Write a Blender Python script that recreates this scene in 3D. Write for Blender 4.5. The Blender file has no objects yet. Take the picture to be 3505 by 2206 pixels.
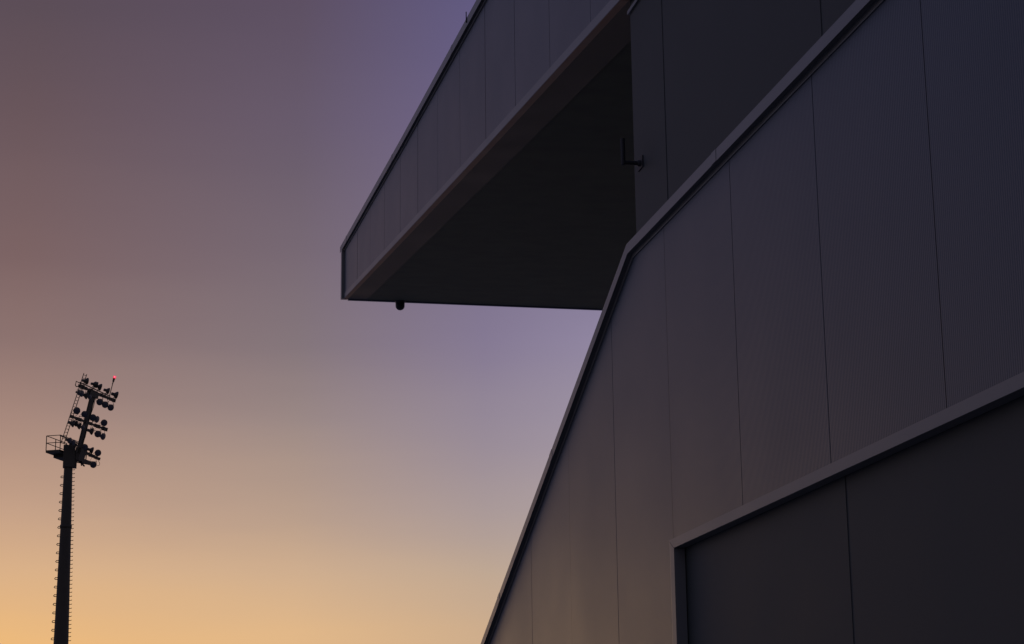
import bpy, math, random
from mathutils import Vector, Matrix
random.seed(7)
scene = bpy.context.scene
C = scene.collection
R = math.radians

# ---------------------------------------------------------------- helpers
def lin(c):
    return tuple(((v/255.0)/12.92 if v/255.0 <= .04045 else ((v/255.0+.055)/1.055)**2.4) for v in c)

class MB:
    """collects shapes and links them as ONE mesh object"""
    def __init__(self):
        self.v, self.f, self.s = [], [], []
    def add(self, vs, fs, smooth=False):
        o = len(self.v)
        self.v += [tuple(p) for p in vs]
        for f in fs:
            self.f.append([i+o for i in f]); self.s.append(smooth)
    def box(self, a, b):
        (x0, y0, z0), (x1, y1, z1) = a, b
        vs = [(x0,y0,z0),(x1,y0,z0),(x1,y1,z0),(x0,y1,z0),(x0,y0,z1),(x1,y0,z1),(x1,y1,z1),(x0,y1,z1)]
        self.add(vs, [(0,3,2,1),(4,5,6,7),(0,1,5,4),(1,2,6,5),(2,3,7,6),(3,0,4,7)])
    def obox(self, c, ax, ay, az):
        """box from centre and three half-axis vectors"""
        c, ax, ay, az = map(Vector, (c, ax, ay, az))
        vs = [c+i*ax+j*ay+k*az for k in (-1,1) for j in (-1,1) for i in (-1,1)]
        self.add(vs, [(0,2,3,1),(4,5,7,6),(0,1,5,4),(1,3,7,5),(3,2,6,7),(2,0,4,6)])
    def tube(self, pts, r, n=8, r2=None, caps=True, smooth=True):
        pts = [Vector(p) for p in pts]
        rings = []
        for i, p in enumerate(pts):
            if i == 0: d = pts[1]-pts[0]
            elif i == len(pts)-1: d = pts[-1]-pts[-2]
            else: d = (pts[i+1]-p).normalized()+(p-pts[i-1]).normalized()
            d.normalize()
            h = Vector((0,0,1)) if abs(d.z) < .9 else Vector((1,0,0))
            a = d.cross(h).normalized(); b = d.cross(a).normalized()
            rr = r if r2 is None else r+(r2-r)*i/(len(pts)-1)
            rings.append([p+a*rr*math.cos(2*math.pi*k/n)+b*rr*math.sin(2*math.pi*k/n) for k in range(n)])
        vs = [p for ring in rings for p in ring]
        fs = [(i*n+k, i*n+(k+1)%n, (i+1)*n+(k+1)%n, (i+1)*n+k) for i in range(len(pts)-1) for k in range(n)]
        self.add(vs, fs, smooth)
        if caps:
            self.add(rings[0], [list(range(n))[::-1]]); self.add(rings[-1], [list(range(n))])
    def lathe(self, c, axis, prof, n=20, smooth=True):
        """prof: (distance along the axis, radius)"""
        c = Vector(c); d = Vector(axis).normalized()
        h = Vector((0,0,1)) if abs(d.z) < .9 else Vector((1,0,0))
        a = d.cross(h).normalized(); b = d.cross(a).normalized()
        vs = [c+d*t+a*rr*math.cos(2*math.pi*k/n)+b*rr*math.sin(2*math.pi*k/n) for t, rr in prof for k in range(n)]
        fs = [(i*n+k, i*n+(k+1)%n, (i+1)*n+(k+1)%n, (i+1)*n+k) for i in range(len(prof)-1) for k in range(n)]
        self.add(vs, fs, smooth)
    def prism(self, poly, x0, x1):
        """polygon in (y, z) pulled from x0 to x1"""
        n = len(poly)
        vs = [(x0, y, z) for y, z in poly]+[(x1, y, z) for y, z in poly]
        fs = [list(range(n)), list(range(2*n-1, n-1, -1))]+[(k, n+k, n+(k+1)%n, (k+1)%n) for k in range(n)]
        self.add(vs, fs)
    def sweep(self, path, prof, ends=True):
        """profile of (x, s) along a (y, z) path; s runs square to the path, to its left"""
        P = [Vector(p) for p in path]
        n = len(prof); vs = []
        for i, p in enumerate(P):
            ds = []
            if i > 0: ds.append((P[i]-P[i-1]).normalized())
            if i < len(P)-1: ds.append((P[i+1]-P[i]).normalized())
            nn = [Vector((-d.y, d.x)) for d in ds]
            m = sum(nn, Vector((0,0))).normalized()
            m = m/m.dot(nn[0])
            for x, s in prof:
                q = p+m*s
                vs.append((x, q.x, q.y))
        fs = [(i*n+k, (i+1)*n+k, (i+1)*n+(k+1)%n, i*n+(k+1)%n) for i in range(len(P)-1) for k in range(n)]
        self.add(vs, fs)
        if ends:
            self.add(vs[:n], [list(range(n))]); self.add(vs[-n:], [list(range(n))[::-1]])
    def build(self, name, mat, parent=None, fix=True):
        me = bpy.data.meshes.new(name)
        me.from_pydata(self.v, [], self.f)
        me.polygons.foreach_set('use_smooth', self.s)
        me.materials.append(mat)
        me.update()
        if fix:
            import bmesh
            bm = bmesh.new(); bm.from_mesh(me)
            bmesh.ops.recalc_face_normals(bm, faces=bm.faces)
            bm.to_mesh(me); bm.free()
        o = bpy.data.objects.new(name, me); C.objects.link(o)
        if parent is not None:
            o.parent = parent
            w = Vector((0,0,0)); q = parent
            while q is not None: w += q.location; q = q.parent
            for vtx in me.vertices: vtx.co -= w
        return o

def thing(name, loc, label, cat, group=None):
    o = bpy.data.objects.new(name, None); C.objects.link(o)
    o.location = loc; o.empty_display_size = .3
    o['label'] = label; o['category'] = cat
    if group: o['group'] = group
    return o

def clip(poly, f):
    """keep the part of a (y, z) polygon where f >= 0 (f linear)"""
    out = []
    for i in range(len(poly)):
        a, b = poly[i], poly[(i+1) % len(poly)]
        fa, fb = f(a), f(b)
        if fa >= 0: out.append(a)
        if (fa > 0 > fb) or (fa < 0 < fb):
            t = fa/(fa-fb); out.append((a[0]+(b[0]-a[0])*t, a[1]+(b[1]-a[1])*t))
    return out

# ---------------------------------------------------------------- materials
def material(name, base, rough, spec=.5, metal=0.0, noise=0.0, nscale=3.0, ribs=None, bump=0.0, rvar=.06, panel=0.0, coat=0.0):
    m = bpy.data.materials.new(name); m.use_nodes = True
    nt = m.node_tree; N, L = nt.nodes, nt.links
    p = N['Principled BSDF']
    p.inputs['Roughness'].default_value = rough
    p.inputs['Specular IOR Level'].default_value = spec
    p.inputs['Metallic'].default_value = metal
    p.inputs['Coat Weight'].default_value = coat
    p.inputs['Coat Roughness'].default_value = .3
    tc = N.new('ShaderNodeTexCoord')
    nz = N.new('ShaderNodeTexNoise'); nz.inputs['Scale'].default_value = nscale; nz.inputs['Detail'].default_value = 6
    L.new(tc.outputs['Object'], nz.inputs['Vector'])
    mr = N.new('ShaderNodeMapRange')
    mr.inputs['From Min'].default_value = .3; mr.inputs['From Max'].default_value = .7
    mr.inputs['To Min'].default_value = 1-noise; mr.inputs['To Max'].default_value = 1+noise
    L.new(nz.outputs['Fac'], mr.inputs['Value'])
    fac = mr.outputs['Result']
    sep = N.new('ShaderNodeSeparateXYZ'); L.new(tc.outputs['Object'], sep.inputs[0])
    if panel:                                   # sheets from different batches: a slightly different paint each
        a = N.new('ShaderNodeMath'); a.operation = 'ADD'; a.inputs[1].default_value = panel[0]
        L.new(sep.outputs['Y'], a.inputs[0])
        fl = N.new('ShaderNodeMath'); fl.operation = 'FLOOR'; L.new(a.outputs[0], fl.inputs[0])
        wn = N.new('ShaderNodeTexWhiteNoise'); wn.noise_dimensions = '1D'; L.new(fl.outputs[0], wn.inputs['W'])
        pm = N.new('ShaderNodeMapRange'); pm.inputs['To Min'].default_value = 1-panel[1]; pm.inputs['To Max'].default_value = 1+panel[1]
        L.new(wn.outputs['Value'], pm.inputs['Value'])
        mu = N.new('ShaderNodeMath'); mu.operation = 'MULTIPLY'
        L.new(fac, mu.inputs[0]); L.new(pm.outputs['Result'], mu.inputs[1]); fac = mu.outputs[0]
    vm = N.new('ShaderNodeVectorMath'); vm.operation = 'SCALE'; vm.inputs[0].default_value = base
    L.new(fac, vm.inputs['Scale'])
    L.new(vm.outputs['Vector'], p.inputs['Base Color'])
    rr = N.new('ShaderNodeMapRange')
    rr.inputs['From Min'].default_value = .3; rr.inputs['From Max'].default_value = .7
    rr.inputs['To Min'].default_value = rough-rvar; rr.inputs['To Max'].default_value = rough+rvar
    L.new(nz.outputs['Fac'], rr.inputs['Value']); L.new(rr.outputs['Result'], p.inputs['Roughness'])
    nrm = None
    if bump:
        n2 = N.new('ShaderNodeTexNoise'); n2.inputs['Scale'].default_value = nscale*.45; n2.inputs['Detail'].default_value = 2
        L.new(tc.outputs['Object'], n2.inputs['Vector'])
        b = N.new('ShaderNodeBump'); b.inputs['Distance'].default_value = bump; b.inputs['Strength'].default_value = 1
        L.new(n2.outputs['Fac'], b.inputs['Height']); nrm = b.outputs['Normal']
    if ribs:
        pitch, depth = ribs
        mm = N.new('ShaderNodeMath'); mm.operation = 'MULTIPLY'; mm.inputs[1].default_value = 2*math.pi/pitch
        L.new(sep.outputs['Y'], mm.inputs[0])
        sn = N.new('ShaderNodeMath'); sn.operation = 'SINE'; L.new(mm.outputs[0], sn.inputs[0])
        b = N.new('ShaderNodeBump'); b.inputs['Distance'].default_value = depth; b.inputs['Strength'].default_value = 1
        L.new(sn.outputs[0], b.inputs['Height'])
        if nrm is not None: L.new(nrm, b.inputs['Normal'])
        nrm = b.outputs['Normal']
    if nrm is not None: L.new(nrm, p.inputs['Normal'])
    return m

def emitter(name, col, strength):
    m = bpy.data.materials.new(name); m.use_nodes = True
    p = m.node_tree.nodes['Principled BSDF']
    p.inputs['Base Color'].default_value = (*col, 1)
    p.inputs['Emission Color'].default_value = (*col, 1)
    p.inputs['Emission Strength'].default_value = strength
    return m

CLAD_COL = (.045, .059, .072)
M_clad = material('ribbed_cladding', CLAD_COL, .32, .22, noise=.03, nscale=1.6, ribs=(.0142, .00022), bump=.0005, rvar=.025, panel=(.411, .05))
M_flash = material('folded_flashing', (.140, .142, .125), .36, .36, noise=.05, nscale=3, bump=.0004, rvar=.03)
M_dark = material('charcoal_panel', (.042, .049, .043), .6, .2, noise=.06, nscale=2, bump=.0002, rvar=.02)
M_gap = material('joint_shadow_gap', (.03, .032, .035), .8, .2)
M_soffit = material('soffit_sheet', (.135, .145, .095), .85, .15, noise=.15, nscale=4)
M_brown = material('brown_soffit_edge', (.065, .058, .036), .6, .4, noise=.35, nscale=2.5)
M_orange_brown = material('orange_brown_edge_angle', (.27, .13, .065), .5, .4, noise=.25, nscale=4)  # orange-brown tone, slightly varied, for the outer strip of the soffit
M_roof = material('roof_sheet', (.06, .06, .065), .5, .4, noise=.1)
M_conc = material('concrete', (.22, .21, .20), .85, .3, noise=.2, nscale=1.5)
M_ground = material('pale_bounce_ground', (.34, .335, .325), .9, .3, noise=.15, nscale=.8)  # unseen ground, made pale to bounce light up under copings and soffit
M_steel = material('mast_steel', (.040, .034, .019), .6, .25, noise=.15, nscale=2)
M_lampcan = material('lamp_housing', (.038, .033, .02), .5, .3, noise=.1, nscale=5)
M_glass = material('lamp_glass', (.03, .03, .032), .25, .5, rvar=.03)
M_plastic = material('black_plastic', (.03, .03, .028), .4, .4, rvar=.03)
M_pipe = material('painted_pipe', (.024, .025, .024), .55, .2)
M_beacon = emitter('beacon_red', (1.0, .015, .05), 1.2)
M_core = emitter('beacon_core', (1.0, .25, .40), 1.6)

# ---------------------------------------------------------------- ground
g = MB()
g.add([(-3000,-3000,0),(3000,-3000,0),(3000,3000,0),(-3000,3000,0)], [(0,1,2,3)])
go = g.build('ground', M_ground, fix=False); go['kind'] = 'structure'

# ---------------------------------------------------------------- the stand
H = 1.6                 # eye height: every z below is measured from the eye and lifted by H
X = 2.528               # outer face of the end wall
O = .031                # how far a coping stands out
D = .05                 # depth of the charcoal wall behind the cladding
Z = lambda z: z+H

stand = thing('stadium_stand', (X+.1, 9.0, 0), 'dark grey metal clad end of a stadium stand with cantilever roof', 'building')

CAP = [(-6.0, 2.712), (9.143, 2.712), (13.11, 1.058), (16.4, -.317), (16.4, -1.6)]    # outer top line of the wall coping
cap_path = [(y, Z(z)) for y, z in CAP]
rk = (2.712-1.058)/(13.11-9.143)

def wall_poly():
    return [(-6, 0), (16.35, 0), (16.35, Z(-.345)), (9.13, Z(2.712-.02)), (-6, Z(2.712-.02))]

JY = 11.589             # a panel joint of the end wall; joints every metre
DOOR_Y, DOOR_Z = 8.572, Z(1.137)
DOOR_Y0 = 2.2
w = MB()
k = -18
wall = wall_poly()
gaps = {}
while JY+k < 17:
    y0, y1 = JY+k, JY+k+1
    gl = random.choice((.003, .0045, .006)); gr = .004
    if k in (-1, 1): gl = .0016          # tight joints
    if k in (0, -2, -4, -5, -6): gl = .005
    if k == -3: gl = .003
    for lo, hi, top_only in ((y0+gl, min(y1-.001, 1e9), None),):
        strip = clip(clip(wall, lambda q: q[0]-lo), lambda q: hi-q[0])
        if len(strip) >= 3:
            if y0 >= DOOR_Y-.1 or y1 <= DOOR_Y0:
                w.prism(strip, X, X+.035)
            else:
                s2 = clip(strip, lambda q: q[1]-(DOOR_Z+.005))
                if len(s2) >= 3: w.prism(s2, X, X+.035)
                for a, b in ((None, DOOR_Y0), (DOOR_Y, None)):
                    s3 = clip(strip, lambda q: (DOOR_Z+.005)-q[1])
                    if a is not None: s3 = clip(s3, lambda q: q[0]-a) if len(s3) >= 3 else []
                    if b is not None: s3 = clip(s3, lambda q: b-q[0]) if len(s3) >= 3 else []
                    if len(s3) >= 3 and max(q[0] for q in s3)-min(q[0] for q in s3) > .01: w.prism(s3, X, X+.035)
    k += 1
w.build('wall_cladding', M_clad, stand)

cap_prof = [(X-O, 0), (X+.30, 0), (X+.30, -.045), (X-O+.0025, -.045), (X-O+.0025, -.052), (X-O, -.052)]
c = MB(); c.sweep(cap_path, [(x, s) for x, s in cap_prof]); c.build('wall_coping', M_flash, stand)
h = MB(); h.sweep(cap_path, [(X-.0035, -.0455), (X+.02, -.0455), (X+.02, -.072), (X-.0035, -.072)]); h.sweep(cap_path, [(X-.0052, -.066), (X-.0036, -.066), (X-.0036, -.0725), (X-.0052, -.0725)]); h.build('coping_hem', M_flash, stand)
# short cover plates where two lengths of coping meet
def strap(yy, f, hgt, n):
    j = MB()
    j.sweep([(yy-.03, Z(f(yy-.03)+.0012)), (yy+.03, Z(f(yy+.03)+.0012))], [(X-O-.0015, 0), (X+n, 0), (X+n, -.01), (X-O-.0003, -.01), (X-O-.0003, -hgt), (X-O-.0015, -hgt)])
    j.build('coping_joint', M_flash, stand)
for yy in (4.9, 7.7): strap(yy, lambda y: 2.712, .052, .301)
for yy in (10.9, 12.45, 14.9): strap(yy, lambda y: 2.712-rk*(y-9.143), .052, .301)

# charcoal wall standing behind the cladding and rising to the roof
CY = 9.255
JD = (8.667, 6.583)
i = MB()
edges = [CY]+list(JD)
while edges[-1] > -6: edges.append(edges[-1]-2.084)
for a, b in zip(edges[1:], edges[:-1]):
    i.prism([(a+.012, 0), (b-.010, 0), (b-.010, Z(4.03)), (a+.012, Z(4.03))], X+D, X+D+.12)
i.build('charcoal_wall', M_dark, stand)
b = MB(); b.box((X+D+.0026, -8, 0), (X+D+.3, CY-.003, Z(4.6))); b.build('wall_core', M_dark, stand)
t = MB(); t.sweep([(-6, Z(3.995)), (CY+.004, Z(3.995))], [(X+D-.012, 0), (X+D+.02, 0), (X+D+.02, -.02), (X+D-.012, -.02)])
t.build('wall_flashing', M_flash, stand)

# dark sheet behind the lower wall beyond the charcoal wall, and the flashings round the doorway
bk = MB(); bk.prism([(CY+.002, 0), (16.3, 0), (16.3, Z(-.39)), (CY+.002, Z(2.60))], X+.0355, X+.28)
bk.build('wall_backing', M_gap, stand)
JW = .076
lf = MB()
lf.prism([(DOOR_Y0-JW, Z(1.180)), (DOOR_Y+JW, Z(1.180)), (DOOR_Y-.004, Z(1.137)), (DOOR_Y0+.004, Z(1.137))], X-.006, X+.045)
lf.build('lintel_flashing', M_flash, stand)
for yi, yo in ((DOOR_Y-.004, DOOR_Y+JW), (DOOR_Y0+.004, DOOR_Y0-JW)):       # inner and outer edge; the outer lip is rolled back to the wall
    sg = 1 if yo > yi else -1
    sec = [(X+.045, yi), (X-.006, yi), (X-.006, yo-sg*.020), (X-.0022, yo), (X+.045, yo)]
    top_ = lambda y: Z(1.1345)+abs(y-yi)/abs(yo-yi)*.043
    jf = MB()
    n5 = len(sec)
    jf.add([(x, y, 0) for x, y in sec]+[(x, y, top_(y)) for x, y in sec], [list(range(n5)), list(range(n5, 2*n5))]+[(k, (k+1)%n5, n5+(k+1)%n5, n5+k) for k in range(n5)])
    jf.build('jamb_flashing', M_flash, stand)

# roof: fascia on the gable end
TOP = [(-6, 4.62), (3, 5.10), (9.2, 5.425), (13.014, 5.625), (16.677, 5.817), (21.155, 6.089)]
BOT = [(-6, 4.047), (9.229, 4.047), (12.826, 4.466), (16.251, 4.881), (21.057, 5.469)]
def interp(T, y):
    for (a, za), (b, zb) in zip(T, T[1:]):
        if y <= b: return za+(zb-za)*(y-a)/(b-a)
    (a, za), (b, zb) = T[-2:]
    return za+(zb-za)*(y-a)/(b-a)
TIP = 21.06
FJ = 17.869
fa = MB()
k = -24
while FJ+k < TIP:
    y0, y1 = FJ+k, min(FJ+k+1, TIP)
    gl = {2: .018, -2: .014, -5: .011, -6: .009, -7: .007, 0: .009, -1: .010, -4: .006}.get(k, .0045)
    a, bb = y0+gl, y1-.0005
    ys = [a]+[y for y in sorted(set([q[0] for q in TOP]+[q[0] for q in BOT])) if a < y < bb]+[bb]
    if bb > a and a > -6:
        poly = [(y, Z(interp(BOT, y)+.012)) for y in ys]+[(y, Z(interp(TOP, y)-.02)) for y in ys[::-1]]
        fa.prism(poly, X, X+.035)
    k += 1
fa.build('fascia_cladding', M_clad, stand)
fb = MB()
ys = sorted(set([-6]+[q[0] for q in TOP[1:-1]]+[q[0] for q in BOT[1:-1]]+[TIP-.03]))
fb.prism([(y, Z(interp(BOT, y)+.03)) for y in ys]+[(y, Z(interp(TOP, y)-.06)) for y in ys[::-1]], X+.0355, X+.12)
fb.build('fascia_backing', M_gap, stand)

fc = MB()
fc_path = [(y, Z(z)) for y, z in TOP]
fc.sweep(fc_path, [(X-O, .0), (X+.20, .0), (X+.20, -.05), (X-O+.0025, -.05), (X-O+.0025, -.066), (X-O, -.066)])
fc.build('fascia_coping', M_flash, stand)
for yy in (14.05, 17.2, 20.6): strap(yy, lambda y: interp(TOP, y), .066, .201)
hm = MB(); hm.sweep([(y, Z(z)) for y, z in TOP[:-1]]+[(TIP, Z(interp(TOP, TIP)))], [(X-.004, -.0505), (X+.02, -.0505), (X+.02, -.085), (X-.004, -.085)])
hm.sweep([(y, Z(z)) for y, z in TOP[:-1]]+[(TIP-.09, Z(interp(TOP, TIP-.09)))], [(X-.011, -.078), (X-.0041, -.078), (X-.0041, -.0855), (X-.011, -.0855)])
hm.build('coping_hem', M_flash, stand)
ct = MB(); ct.prism([(TIP-.085, Z(interp(BOT, TIP)-.012)), (TIP, Z(interp(BOT, TIP)-.004)), (TIP, Z(interp(TOP, TIP)-.0665)), (TIP-.085, Z(interp(TOP, TIP-.085)-.0665))], X-O, X+.03)
ct.build('corner_trim', M_flash, stand)
ff = MB(); ff.sweep([(y, Z(z)) for y, z in BOT[:-1]]+[(TIP-.086, Z(interp(BOT, TIP-.086)))], [(X-.004, 0), (X+.03, 0), (X+.03, .055), (X-.004, .055)])
ff.build('fascia_flashing', M_flash, stand)

# soffit with its orange-brown edge strips
W = 46.0
def under(x0, x1, dz, th, y0=None):
    m = MB()
    P = [(9.229 if y0 is None else y0, None)]+[(q, None) for q in (12.826, 16.251)]+[(TIP, None)]
    ys = [q[0] for q in P]
    m.prism([(y, Z(interp(BOT, y)+dz)) for y in ys]+[(y, Z(interp(BOT, y)+dz+th)) for y in ys[::-1]], x0, x1)
    return m
under(X+.0, X+.042, -.003, .0028).build('edge_angle', M_orange_brown, stand)
under(X+.043, X+.255, .002, .006).build('soffit_edge_plate', M_brown, stand)
under(X+.2555, X+W, .004, .03, 9.0).build('soffit', M_soffit, stand)
fr = MB(); fr.prism([(TIP-.02, Z(5.462)), (TIP+.02, Z(5.462)), (TIP+.02, Z(6.02)), (TIP-.02, Z(6.02))], X+.05, X+W)
fr.build('front_fascia', M_clad, stand)
rf = MB()
ys = [q[0] for q in TOP[:-1]]+[TIP+.05]
rf.prism([(y, Z(interp(TOP, y)-.03)) for y in ys]+[(y, Z(interp(TOP, y)-.075)) for y in ys[::-1]], X+.06, X+W)
rf.build('roof', M_roof, stand)
# stepped terrace under the roof
tr = MB()
y, z = 16.2, Z(-.55)
while y > 9.6:
    tr.box((X+.32, y-.8, 0), (X+W, y, z)); y -= .8; z += .8*rk
tr.build('terrace', M_conc, stand)
rw = MB(); rw.box((X+.4, 8.5, 0), (X+W, CY-.05, Z(4.02))); rw.build('rear_wall', M_dark, stand)

# ---------------------------------------------------------------- small things on the stand
dome = thing('dome_camera', (3.151, 21.03, Z(5.462)), 'small black dome camera hanging under the front edge of the canopy', 'camera')
m = MB(); m.lathe((3.151, 21.03, Z(5.474)), (0,0,-1), [(0, .001), (0, .060), (.012, .060), (.020, .054), (.035, .051), (.05, .050)], 28)
m.build('housing', M_plastic, dome)
m = MB(); m.lathe((3.151, 21.03, Z(5.424)), (0,0,-1), [(-.01, .051)]+[(.010+.051*math.sin(a), .051*math.cos(a)) for a in [R(x) for x in range(10, 91, 10)]], 28)
m.build('dome', M_plastic, dome)

py, pz = 9.12, Z(3.128)
brk = thing('pipe_bracket', (X+D, py, pz), 'small upright pipe on an L-shaped bracket fixed to charcoal wall', 'bracket')
m = MB(); m.box((X+D-.006, py-.043, pz-.030), (X+D+.002, py+.043, pz+.030)); m.build('mounting_plate', M_pipe, brk)
m = MB(); m.tube([(X+D-.004, py, pz), (X+D-.093, py, pz)], .0105, 16); m.lathe((X+D-.005, py, pz), (-1,0,0), [(0, .016), (.012, .016), (.014, .0107)], 16)
m.build('arm', M_pipe, brk)
m = MB(); m.tube([(X+D-.092, py, pz-.0125), (X+D-.092, py, pz+.125)], .0108, 18); m.build('pipe', M_pipe, brk)

rod = MB(); ry = 13.40
rz = Z(interp(TOP, ry))
rod.tube([(X-O-.004, ry, rz-.04), (X-O-.004, ry, rz+.045)], .0038, 8)
rod.box((X-O-.007, ry-.01, rz-.034), (X-O+.0005, ry+.01, rz-.012))
ro = rod.build('lightning_rod', M_pipe)
ro['label'] = 'thin short rod standing up from the top edge of the canopy roof'; ro['category'] = 'rod'

# ---------------------------------------------------------------- camera
RV = Vector((0.97928374, -0.20213515, -0.01203088)); UV = Vector((-0.03678288, -0.23599829, 0.97105707)); FV = Vector((0.19912403, 0.95049786, 0.23854441))
EYE = Vector((0, 0, H))
cam = bpy.data.cameras.new('camera'); co = bpy.data.objects.new('camera', cam); C.objects.link(co)
cam.sensor_width = 36; cam.sensor_fit = 'HORIZONTAL'; cam.lens = 4685.033*36/2408
cam.clip_start = .05; cam.clip_end = 8000
co.matrix_world = Matrix(((RV.x, UV.x, -FV.x, EYE.x), (RV.y, UV.y, -FV.y, EYE.y), (RV.z, UV.z, -FV.z, EYE.z), (0,0,0,1)))
scene.camera = co

# ---------------------------------------------------------------- floodlight mast
MX, MY = -2.653, 165.0
BASE = Vector((MX, MY, 0))
phi = R(64.0)
Bv = Vector((math.cos(phi), math.sin(phi), 0))            # along the cross bars (away, to the right)
Nv = Vector((math.sin(phi), -math.cos(phi), 0))           # the way the head faces
LEAN = R(15.3)
Sv = Nv*math.sin(LEAN)+Vector((0,0,1))*math.cos(LEAN)     # up the leaning spine
NV = (Nv*math.cos(LEAN)-Vector((0,0,1))*math.sin(LEAN))   # square to the leaning head
HEAD = BASE+Vector((0,0,29.9))                            # foot of the spine

def survey(zx, zy, plane_pt, plane_n):
    """sight line through a measured point of the mast, met with a plane of the mast"""
    dx = (130+zx/3.79)/1.45556; dy = (1240+zy/3.79)/1.45556
    d = FV+RV*((dx-1204)/4685.033)-UV*((dy-758)/4685.033)
    return EYE+d*((plane_pt-EYE).dot(plane_n)/d.dot(plane_n))
# the spine's foot: measured at (535,1165) of the head survey
vp = survey(388, 1165, BASE, Vector((0,1,0)))
HEAD = Vector((MX, MY, vp.z))
sp0 = survey(545, 1110, HEAD, Vector((0,1,0)))
OFF = (sp0-HEAD).dot(Vector((1,0,0)))/Nv.x
SP = HEAD+Nv*OFF+Vector((0,0,sp0.z-HEAD.z))
def hp(zx, zy, off=0.0):
    return survey(zx, zy, SP+NV*off, NV)
def coords(p):
    q = p-SP
    return q.dot(Bv), q.dot(Sv)
def at(b, s, n=0.0):
    return SP+Bv*b+Sv*s+NV*n

mast = thing('floodlight_mast', BASE, 'tall black stadium floodlight mast with leaning lamp head and red beacon', 'floodlight mast')
ztop = survey(388, 1085, BASE, Vector((0,1,0))).z
def rad(z): return (1.167-(z-15.0)*.0340)/2
m = MB(); m.tube([BASE+Vector((0,0,z)) for z in (0, 8, 16, 24, ztop)], rad(0), 20, rad(ztop)); m.build('pole', M_steel, mast)
zc = EYE.z+20.512+ (1308-1241.6)/4685*170
m = MB(); m.lathe(BASE+Vector((0,0,22.9+1.6)), (0,0,1), [(-.12, rad(24.5)), (-.12, rad(24.5)+.06), (.12, rad(24.5)+.06), (.12, rad(24.5))], 20); m.build('collar', M_steel, mast)

# step irons: one mesh, copied up the pole
def step_mesh(side):
    m = MB()
    if side > 0:
        m.tube([(-.06,0,0), (.15,0,0), (.19,0,.05)], .030, 6)
    else:
        m.tube([(.06,.05,.10), (-.16,.05,.10), (-.22,0,.0), (-.16,-.05,-.06), (.06,-.05,-.06)], .034, 6)
    return m
proto = {}
def step(z, side):
    x = rad(z)*side
    if side not in proto:
        o = step_mesh(side).build('step_iron' if side > 0 else 'rest_hoop', M_steel)
        proto[side] = o
    else:
        o = proto[side].copy(); C.objects.link(o)
    o.parent = mast
    o.location = (x, 0, z)
zz = survey(450, 1400, BASE, Vector((0,1,0))).z
z = zz; cnt = 0
while z > 14.2 and cnt < 60:
    step(z, 1); z -= .322; cnt += 1
z = zz-.62
while z > 14.2:
    step(z, -1); z -= .69

# head: spine, bars, rails
pS0, pS1 = hp(523, 1185), hp(722, 395)
m = MB(); a0, a1 = coords(pS0), coords(pS1)
wd = .215
m.obox((pS0+pS1)/2, Bv*.34, NV*.075, (pS1-pS0)/2)
m.build('spine', M_steel, mast)
m = MB(); m.obox(hp(712, 420), Bv*.75, NV*.16, Sv*.22); m.build('spine_head', M_steel, mast)
m = MB(); m.tube([hp(745,470,.1), hp(722,575,.12), hp(690,670,.1), hp(655,760,.1)], .03, 6); m.tube([hp(640,850,.1), hp(612,975,.12), hp(580,1060,.1)], .035, 6); m.build('cable', M_steel, mast)
BARS = [((545,312),(985,500)), ((440,710),(880,875)), ((430,1065),(530,1090)), ((540,1150),(785,1255))]
for q0, q1 in BARS:
    m = MB(); p0, p1 = hp(*q0), hp(*q1)
    d = (p1-p0)
    side = d.normalized().cross(NV).normalized()
    m.obox((p0+p1)/2, d/2, NV*.09, side*.085)
    nb = max(2, int(d.length/.45))
    for t in range(nb+1):                      # clamps
        if random.random() < .75: m.obox(p0+d*t/nb, d.normalized()*.09, NV*.13, side*(.11+.06*random.random()))
    m.build('crossbar', M_steel, mast)
for q0, q1, r in [((545,265),(935,445),.045), ((450,1020),(560,1070),.04), ((575,1145),(735,1215),.04), ((285,955),(530,1060),.04)]:
    m = MB(); m.tube([hp(*q0), hp(*q1)], r, 6); m.build('rail', M_steel, mast)
m = MB(); m.tube([hp(*q) for q in ((560,285),(497,250),(485,300),(497,320),(550,312))], .04, 6); m.build('end_hoop', M_steel, mast)

# ladder on the back of the head
m = MB()
L0, L1, R0, R1 = hp(298,1055,-.3), hp(596,145,-.3), hp(338,1062,-.3), hp(633,160,-.3)
m.tube([L0, L1], .035, 6); m.tube([R0, R1], .035, 6)
nr = 22
for t in range(nr):
    f = (t+.5)/nr; m.tube([L0.lerp(L1, f), R0.lerp(R1, f)], .022, 5)
m.build('ladder', M_steel, mast)

# access platform
plt = []
def vpn(zx, zy, nu):
    return survey(zx, zy, BASE+Nv*nu, Nv)
A = vpn(103, 1178, -1.75); 
cA, cC = A, A+Nv*1.25
m = MB()
zf = A.z
q0 = Vector((A.x, A.y, zf)); 
Lp = 3.6
m.obox(q0+Nv*.62+Bv*(Lp/2)+Vector((0,0,.10)), Bv*(Lp/2), Nv*.64, Vector((0,0,.10)))
m.obox(q0+Nv*.65+Bv*(Lp*.62)+Vector((0,0,-.12)), Bv*(Lp*.33), Nv*.5, Vector((0,0,.14)))
m.obox(q0+Nv*.75+Bv*(Lp*.80)+Vector((0,0,-.42)), Bv*(Lp*.14), Nv*.35, Vector((0,0,.2)))
pf = m.build('platform', M_steel, mast)
m = MB()
top = Vector((0,0,1.40)); mid = Vector((0,0,.80))
def rl(p, q, r=.032): m.tube([p, q], r, 6)
eB = q0+Bv*1.62; eC = q0+Nv*1.25; eD = q0+Bv*Lp; eE = eC+Bv*Lp
for p in (q0, eB, eC, eD): rl(p+Vector((0,0,.1)), p+top, .04)
for hgt in (top, mid):
    rl(q0+hgt, eD+hgt); rl(q0+hgt, eC+hgt); rl(eC+hgt, eE+hgt)
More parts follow.
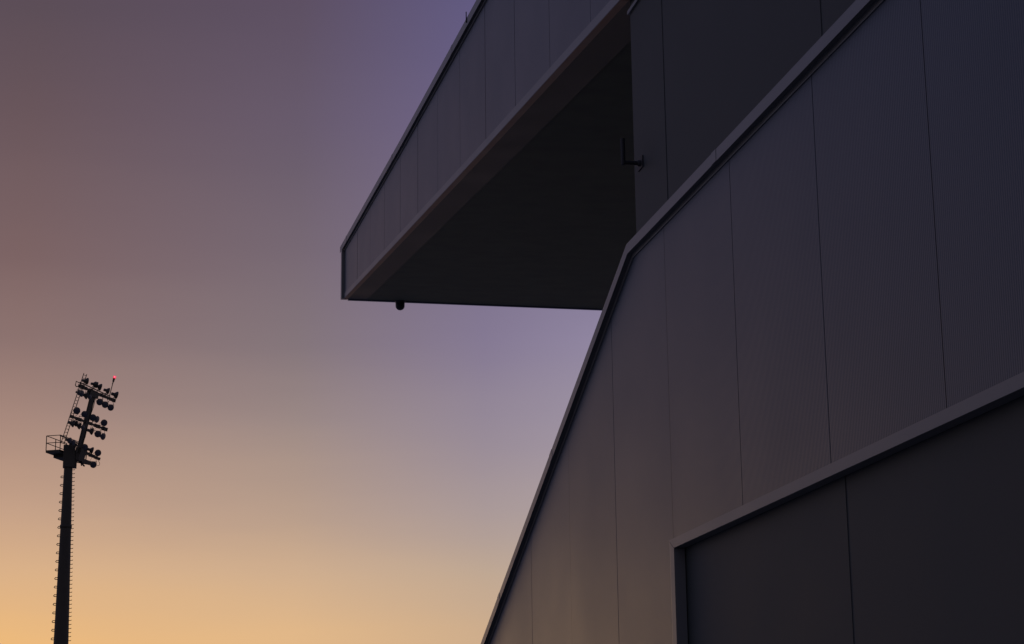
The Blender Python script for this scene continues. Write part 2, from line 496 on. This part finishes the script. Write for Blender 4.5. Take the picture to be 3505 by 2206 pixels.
m.build('railing', M_steel, pf)

# boxes at the pole head
m = MB(); zb = survey(388, 1370, BASE, Vector((0,1,0))).z
m.box((MX-.44, MY-.45, zb), (MX+.50, MY+.45, ztop-.02)); m.build('head_block', M_steel, mast)
m = MB(); p0 = survey(438, 1372, BASE, Vector((0,1,0))); p1 = survey(508, 1160, BASE, Vector((0,1,0)))
m.box((MX+.505, MY-.3, p0.z-.02), (p1.x, MY+.3, p1.z)); m.build('gear_box', M_steel, mast)
m = MB()
m.tube([hp(500,1250), hp(600,1350,.1)], .07, 6); m.tube([hp(500,1300), hp(690,1335,.1)], .05, 6)
m.obox(hp(600,1290), Bv*.75, NV*.25, Sv*.17); m.obox(hp(545,1200), Bv*.5, NV*.25, Sv*.5)
m.tube([hp(640,1090), hp(620,1280)], .05, 6); m.tube([hp(540,1230), hp(565,1345)], .05, 6)
m.build('support_arm', M_steel, mast)
m = MB(); m.tube([hp(*q) for q in ((775,1240),(782,1280),(800,1310),(800,1330),(790,1345),(768,1342))], .02, 6); m.build('cable_loop', M_steel, mast)

# floodlights: each one aimed its own way
FRONT = Vector((.30, -.92, -.25)).normalized(); SIDE = Vector((.93, .30, -.20)).normalized(); OBL = Vector((.78, -.55, -.28)).normalized(); BACK = Vector((-.45, .86, -.2)).normalized()
LAMPS = [  # measured point, diameter, aim, bar
 (640,250,78,Vector((.9,.35,-.05)),0),(745,292,70,Vector((.93,.3,-.1)),0),(765,300,74,SIDE,0),(812,328,82,SIDE,0),(915,378,76,SIDE,0),(1022,432,88,SIDE,0),
 (535,400,64,OBL,0),(568,412,80,OBL,0),(635,440,80,SIDE,0),(675,458,66,OBL,0),(800,520,85,FRONT,0),(870,555,84,FRONT,0),(943,592,82,FRONT,0),
 (503,633,88,FRONT,1),(603,678,82,FRONT,1),(712,722,86,FRONT,1),(765,745,86,OBL,1),(857,790,86,FRONT,1),
 (462,802,82,SIDE,1),(545,832,78,SIDE,1),(500,800,70,SIDE,1),(585,850,66,OBL,1),(705,902,82,SIDE,1),(775,935,85,FRONT,1),(846,968,88,OBL,1),
 (412,1020,76,OBL,2),(462,1045,70,OBL,2),(605,1108,86,FRONT,3),(705,1148,78,SIDE,3),(777,1180,85,FRONT,3),(572,1240,72,OBL,3),(718,1333,85,FRONT,3)]
for (zx, zy, dia, aim, bar) in LAMPS:
    aim = aim.normalized()
    rr = dia/3.79/1.4556/4685*164.6/2*(1.14 if aim.dot(FV) > -.35 else 1.05)
    p = hp(zx, zy, .18)
    fl = MB()
    k = rr/.27
    fl.lathe(p-aim*.02, aim, [(-.40*k, .001), (-.40*k, .085*k), (-.38*k, .11*k), (-.20*k, .115*k), (-.17*k, .13*k), (-.10*k, .20*k), (-.02*k, .255*k), (.02*k, .27*k), (.045*k, .27*k), (.045*k, .25*k)], 20)
    lamp = fl.build('floodlight', M_lampcan, mast)
    gl = MB(); gl.lathe(p+aim*.0, aim, [(.012*k, .262*k), (.03*k, .18*k), (.042*k, .09*k), (.045*k, .001)], 20); gl.build('lens', M_glass, lamp)
    q0, q1 = BARS[bar]
    b0, b1 = hp(*q0), hp(*q1)
    t = max(0, min(1, (p-b0).dot(b1-b0)/(b1-b0).length_squared)); foot = b0.lerp(b1, t)
    if (foot-p).length < 1.6:
        lat = aim.cross(Vector((0,0,1))).normalized()
        br = MB()
        e = (foot-p).normalized()
        for sgn in (-1, 1):
            br.tube([p+lat*sgn*rr*.95-aim*.06, p+lat*sgn*rr*1.05+e*rr*.9-aim*.08, foot+lat*sgn*rr*.35], .018, 5)
        br.tube([p+lat*rr*1.05+e*rr*.9-aim*.08, p-lat*rr*1.05+e*rr*.9-aim*.08], .022, 5)
        br.build('bracket', M_steel, lamp)

# beacon on its thin rod
m = MB(); m.tube([hp(925,450), hp(985,222)], .045, 6, .035); m.lathe(hp(985,222), (hp(985,222)-hp(925,450)), [(-.25,.05),(-.2,.085),(0,.085),(.04,.11),(.07,.11)], 12); m.tube([hp(965,290,.03), hp(985,235,.03)], .05, 6)
rodm = m.build('beacon_rod', M_steel, mast)
m = MB(); bc = hp(995, 196); up = Vector((.12, 0, 1)).normalized()
m.lathe(bc-up*.02, up, [(-.12,.06),(-.08,.08),(0,.115),(.06,.125),(.10,.10),(.115,.02)], 14); bl = m.build('beacon', M_beacon, rodm)
m = MB(); q = bc+(EYE-bc).normalized()*.15+up*.02; m.lathe(q-up*.05, up, [(0,.001),(.0,.035),(.05,.05),(.08,.035),(.08,.001)], 10); m.build('beacon_bulb', M_core, bl)

# ---------------------------------------------------------------- dusk sky
SUN_AZ, SUN_EL = -6.0, 1.0
world = bpy.data.worlds.new('World'); scene.world = world; world.use_nodes = True
nt = world.node_tree; N, L = nt.nodes, nt.links
bg = N['Background']; out = N['World Output']
tc = N.new('ShaderNodeTexCoord'); sep = N.new('ShaderNodeSeparateXYZ'); L.new(tc.outputs['Generated'], sep.inputs[0])
def math_(op, a, b=None, clamp=False):
    n = N.new('ShaderNodeMath'); n.operation = op; n.use_clamp = clamp
    for i, v in enumerate((a, b)):
        if v is None: continue
        if isinstance(v, (int, float)): n.inputs[i].default_value = v
        else: L.new(v, n.inputs[i])
    return n.outputs[0]
def maprange(v, a, b, smooth=True):
    n = N.new('ShaderNodeMapRange'); n.interpolation_type = 'SMOOTHSTEP' if smooth else 'LINEAR'
    n.inputs['From Min'].default_value = a; n.inputs['From Max'].default_value = b
    L.new(v, n.inputs['Value']); return n.outputs['Result']
az = math_('MULTIPLY', math_('ARCTAN2', sep.outputs['X'], sep.outputs['Y']), 180/math.pi)
el = math_('MULTIPLY', math_('ARCSINE', sep.outputs['Z']), 180/math.pi)
# faint streaks of high cloud
mp = N.new('ShaderNodeMapping'); mp.inputs['Scale'].default_value = (3.5, 3.5, 22); mp.inputs['Rotation'].default_value = (0, R(-17), 0)
L.new(tc.outputs['Generated'], mp.inputs['Vector'])
nz = N.new('ShaderNodeTexNoise'); nz.inputs['Scale'].default_value = 1.6; nz.inputs['Detail'].default_value = 5; nz.inputs['Roughness'].default_value = .5
L.new(mp.outputs['Vector'], nz.inputs['Vector'])
wob = math_('MULTIPLY', math_('SUBTRACT', nz.outputs['Fac'], .5), 1.0)
elw = math_('ADD', el, wob)
fac = math_('MULTIPLY', math_('ADD', elw, 5.0), 1/65.0, True)      # -5 deg .. 60 deg
def ramp(stops):
    n = N.new('ShaderNodeValToRGB'); cr = n.color_ramp; cr.interpolation = 'LINEAR'
    stops = sorted(stops)
    while len(cr.elements) < len(stops): cr.elements.new(.5)
    for e, (deg, c) in zip(cr.elements, stops):
        e.position = (deg+5)/65.0
    for e, (deg, c) in zip(cr.elements, stops):
        e.color = (*lin(c), 1)
    L.new(fac, n.inputs['Fac']); return n.outputs['Color']
LEFT = ramp([(-4,(236,176,104)),(0,(238,182,108)),(4.8,(233,184,124)),(6.6,(215,175,136)),(8.3,(194,159,135)),(10.7,(165,135,124)),(13.1,(139,114,111)),(15.4,(122,98,99)),(17.8,(112,91,95)),(19.5,(103,84,90)),(22.5,(90,76,86)),(30,(80,70,86)),(45,(68,66,92)),(60,(60,62,95))])
MID = ramp([(-4,(232,182,120)),(0,(228,182,124)),(4.8,(223,182,136)),(6.6,(206,173,142)),(8.4,(182,156,139)),(10.9,(154,136,133)),(13.3,(130,116,122)),(15.7,(118,104,115)),(18.1,(107,94,109)),(19.4,(102,89,107)),(22.9,(92,79,98)),(30,(82,75,104)),(45,(68,68,102)),(60,(60,62,100))])
RIGHT = ramp([(-4,(214,180,140)),(0,(208,176,142)),(4.8,(204,172,140)),(6.6,(189,166,147)),(8.4,(168,152,152)),(10.9,(148,136,151)),(13.3,(131,120,146)),(15.7,(121,111,139)),(18.2,(116,105,137)),(19.4,(110,100,135)),(23,(96,89,128)),(30,(84,80,122)),(45,(70,72,112)),(60,(60,64,105))])
GLOW = ramp([(-4,(214,180,142)),(0,(208,176,146)),(4.8,(198,173,154)),(6.6,(186,168,156)),(8.4,(172,158,160)),(10.9,(157,146,162)),(13.3,(143,133,160)),(15.7,(126,116,146)),(18.2,(116,106,140)),(23,(96,89,130)),(30,(84,80,122)),(45,(70,72,112)),(60,(60,64,105))])
BACKR = ramp([(-4,(126,113,122)),(4,(132,120,132)),(10,(130,123,143)),(20,(113,113,146)),(40,(97,102,144)),(60,(86,94,138))])
def mix(f, a, b):
    n = N.new('ShaderNodeMix'); n.data_type = 'RGBA'; L.new(f, n.inputs['Factor']); L.new(a, n.inputs['A']); L.new(b, n.inputs['B']); return n.outputs['Result']
c = mix(maprange(az, -2.4, 5.5, False), LEFT, MID)
c = mix(maprange(az, 5.5, 11.0, False), c, RIGHT)
c = mix(maprange(az, 11.0, 14.5, False), c, GLOW)
c = mix(math_('MAXIMUM', maprange(math_('MULTIPLY', az, -1.0), 2.5, 24), maprange(az, 16, 60)), c, BACKR)
L.new(c, bg.inputs['Color']); bg.inputs['Strength'].default_value = 1.0
# physical sky, very faint this long after the sun has gone down
sky = N.new('ShaderNodeTexSky'); sky.sky_type = 'NISHITA'; sky.sun_disc = False
sky.sun_elevation = R(SUN_EL); sky.sun_rotation = R(SUN_AZ)
bg2 = N.new('ShaderNodeBackground'); L.new(sky.outputs['Color'], bg2.inputs['Color']); bg2.inputs['Strength'].default_value = .002
ad = N.new('ShaderNodeAddShader'); L.new(bg.outputs[0], ad.inputs[0]); L.new(bg2.outputs[0], ad.inputs[1]); L.new(ad.outputs[0], out.inputs['Surface'])

sun = bpy.data.lights.new('sun', 'SUN'); sun.energy = .02; sun.angle = R(12); sun.color = (1, .72, .48)
so = bpy.data.objects.new('sun', sun); C.objects.link(so)
sd = Vector((math.sin(R(SUN_AZ))*math.cos(R(SUN_EL)), math.cos(R(SUN_AZ))*math.cos(R(SUN_EL)), math.sin(R(SUN_EL))))
so.rotation_euler = (-sd).to_track_quat('-Z', 'Y').to_euler()

vs = scene.view_settings
vs.view_transform = 'Standard'; vs.look = 'None'; vs.exposure = 0; vs.gamma = 1
scene.cycles.max_bounces = 8
scene.cycles.use_denoising = True
